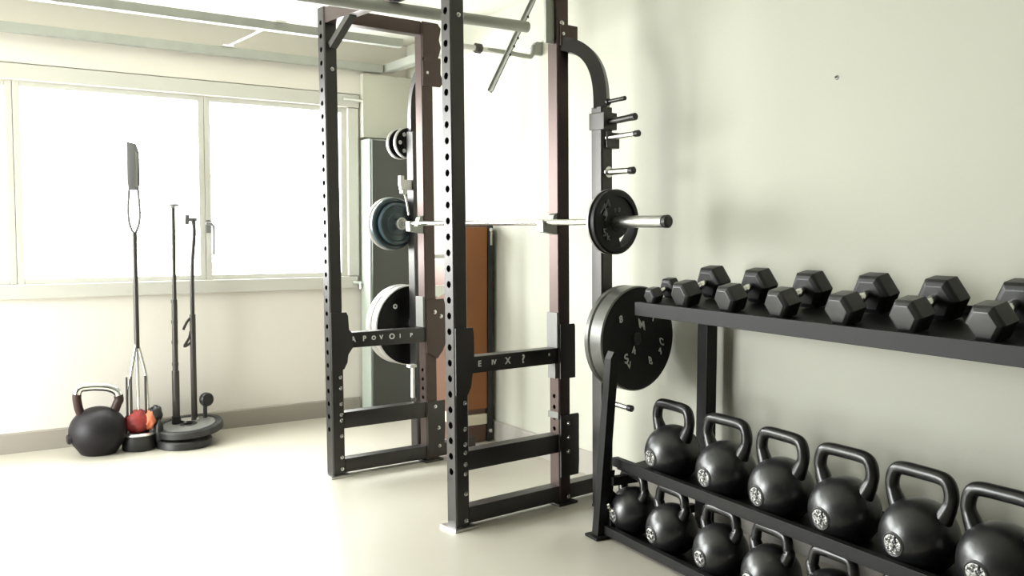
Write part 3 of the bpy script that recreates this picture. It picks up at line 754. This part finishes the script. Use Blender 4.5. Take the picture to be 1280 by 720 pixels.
# plates lying on the floor
c = V((1.225, 5.36, 0))
o = disc(c+V((0, 0, .046)), V((0, 0, -1)), .155, .046, 'bkt', label='smaller black plate lying flat on the floor, underneath the wide grey-topped one', rimm='bkt'); 
tax = V((.09, .05, -1)).normalized()
c = V((1.26, 5.40, .118))
top = disc(c, tax, .195, .045, 'bkt', label='wide black plate with a grey face lying on the smaller plate by the window wall', rimm='bkt')
bm = B(); x, y, d = frame_of(-tax)
poly = []
for a in range(200, 341, 10): poly.append((math.cos(R(a))*.15, math.sin(R(a))*.15))
lathe(bm, [(.05, .0), (.150, 0), (.150, .002), (.05, .002)], c+tax*.0065, -tax, 48, close=True)
mesh('grey_face', bm, M['dull'], top)

def stand_pole(base, lab, h, nm):
    return thing(nm, lab, 'exercise bar', base)
# two slim bars standing on the plates
b1 = V((1.205, 5.46, .125))
t = stand_pole(b1, 'slim dark bar with a flat round cap standing left of the hooked bar', 1.3, 'slim_bar')
bm = B(); cyl(bm, b1, b1+V((0, 0, .30)), .0215, 16); cyl(bm, b1+V((0, 0, .29)), b1+V((.002, 0, .72)), .0165, 16); cyl(bm, b1+V((.002, 0, .70)), b1+V((.005, 0, 1.26)), .0125, 16)
for z in (.33, .46, .58, .70): cyl(bm, b1+V((0, 0, z)), b1+V((0, 0, z+.02)), .0185, 16)
mesh('shaft', bm, M['polemat'], t)
bm = B(); lathe(bm, [(0, 0), (.012, 0), (.034, .012), (.034, .022), (.02, .028), (0, .028)], b1+V((.005, 0, 1.255)), Z, 24); mesh('cap', bm, M['greygrip'], t)
bm = B(); cyl(bm, b1-V((0, 0, .022)), b1+V((0, 0, .03)), .026, 18); mesh('socket', bm, M['bkt'], t)
b2 = V((1.318, 5.50, .13))
t = stand_pole(b2, 'slim dark bar with a hooked top, nearest the window handle', 1.25, 'hooked_bar')
bm = B(); cyl(bm, b2, b2+V((0, 0, .62)), .0175, 16); sweep(bm, smooth_path([b2+V((0, 0, .60)), b2+V((.003, 0, .9)), b2+V((.018, 0, 1.10)), b2+V((.014, 0, 1.185))], 6), .0125, 14)
mesh('shaft', bm, M['polemat'], t)
bm = B(); obox(bm, b2+V((-.022, 0, 1.185)), V((.012, 0, 0)), V((0, .012, 0)), V((.002, 0, .030)), .004); obox(bm, b2+V((.008, 0, 1.184)), V((.026, 0, 0)), V((0, .011, 0)), V((0, 0, .011)), .003); mesh('hook', bm, M['greygrip'], t, smooth=30)
bm = B(); sweep(bm, smooth_path([b2+V((0, 0, .61)), b2+V((-.03, 0, .58)), b2+V((-.055, 0, .53))], 5), .008, 8); sweep(bm, smooth_path([b2+V((-.012, 0, .52)), b2+V((-.022, 0, .48)), b2+V((-.05, 0, .43)), b2+V((-.005, 0, .455))], 5), .008, 8); mesh('prong', bm, M['polemat'], t)
bm = B(); lathe(bm, [(0, -.03), (.05, -.03), (.056, -.02), (.056, -.004), (.03, .0), (0, .0)], b2+V((-.035, -.02, 0.0)), Z, 24); mesh('foot_clamp', bm, M['chrome'], t)
bm = B(); lathe(bm, [(0, 0), (.035, 0), (.042, .01), (.042, .03), (.035, .04), (0, .04)], b2+V((.058, -.02, .105)), V((.25, -1, .1)), 24); cyl(bm, b2+V((.055, -.03, -.01)), b2+V((.058, -.03, .09)), .012, 10); mesh('round_pad', bm, M['bkt'], t)

# ------------------------------------------------------------------ small wall marks: curtain rail end, hook
bm = B(); cyl(bm, (2.33, YF-.06, 2.125), (2.47, YF-.055, 2.12), .012, 12); cyl(bm, (2.46, YF-.03, 2.12), (2.46, YF-.055, 2.12), .010, 10)
o = mesh('curtain_rail', bm, M['steel'], loc=(2.4, YF-.05, 2.12)); tag(o, 'short steel curtain rail end above the right side of the window', 'rail')
bm = B(); cyl(bm, (2.40, YF-.036, .90), (2.47, YF-.036, .90), .014, 12); cyl(bm, (2.455, YF-.05, .86), (2.455, YF-.05, .90), .010, 10)

o = mesh('sill_latch', bm, M['steel'], loc=(2.44, YF-.04, .90)); tag(o, 'small steel latch at the right end of the window sill', 'latch')

bm = B(); lathe(bm, [(0, 0), (.009, 0), (.007, .004), (0, .004)], (2.83, 2.142, 1.822), (-1, 0, 0), 12); lathe(bm, [(0, .003), (.0035, .003), (.003, .012), (0, .012)], (2.83, 2.142, 1.822), (-1, 0, 0), 8)
o = mesh('wall_screw', bm, M['badge'], loc=(2.83, 2.142, 1.822)); tag(o, 'tiny screw in the bare right wall above the dumbbells', 'screw')

# ------------------------------------------------------------------ light: overcast daylight through the windows and the open garage door
w = bpy.data.worlds.new('world'); S.world = w; w.use_nodes = True
w.node_tree.nodes['Background'].inputs[0].default_value = (.97, 1.0, .985, 1)
w.node_tree.nodes['Background'].inputs[1].default_value = 26.0
bm = B(); box(bm, XL-8, XL-.16, -4, 9, -.25, -.13); struct('ground_outside', bm, M['concrete'])
def portal(loc, rot, sx, sy):
    l = bpy.data.lights.new('portal', 'AREA'); l.shape = 'RECTANGLE'; l.size = sx; l.size_y = sy; l.cycles.is_portal = True
    o = bpy.data.objects.new('portal', l); COL.objects.link(o); o.location = loc; o.rotation_euler = rot
portal(((WX0+WX1)/2, YF+.16, (WZ0+WZ1)/2), (R(-90), 0, 0), WX1-WX0, WZ1-WZ0)
portal((XL-.16, (DY0+DY1)/2, DZ/2), (0, R(-90), 0), DZ, DY1-DY0)

S.view_settings.view_transform = 'Standard'; S.view_settings.look = 'None'
S.view_settings.exposure = 0.0; S.view_settings.gamma = 1; S.view_settings.use_curve_mapping = False
S.cycles.max_bounces = 10; S.cycles.diffuse_bounces = 6; S.cycles.transparent_max_bounces = 8
S.cycles.use_denoising = True
S.cycles.sample_clamp_indirect = 8
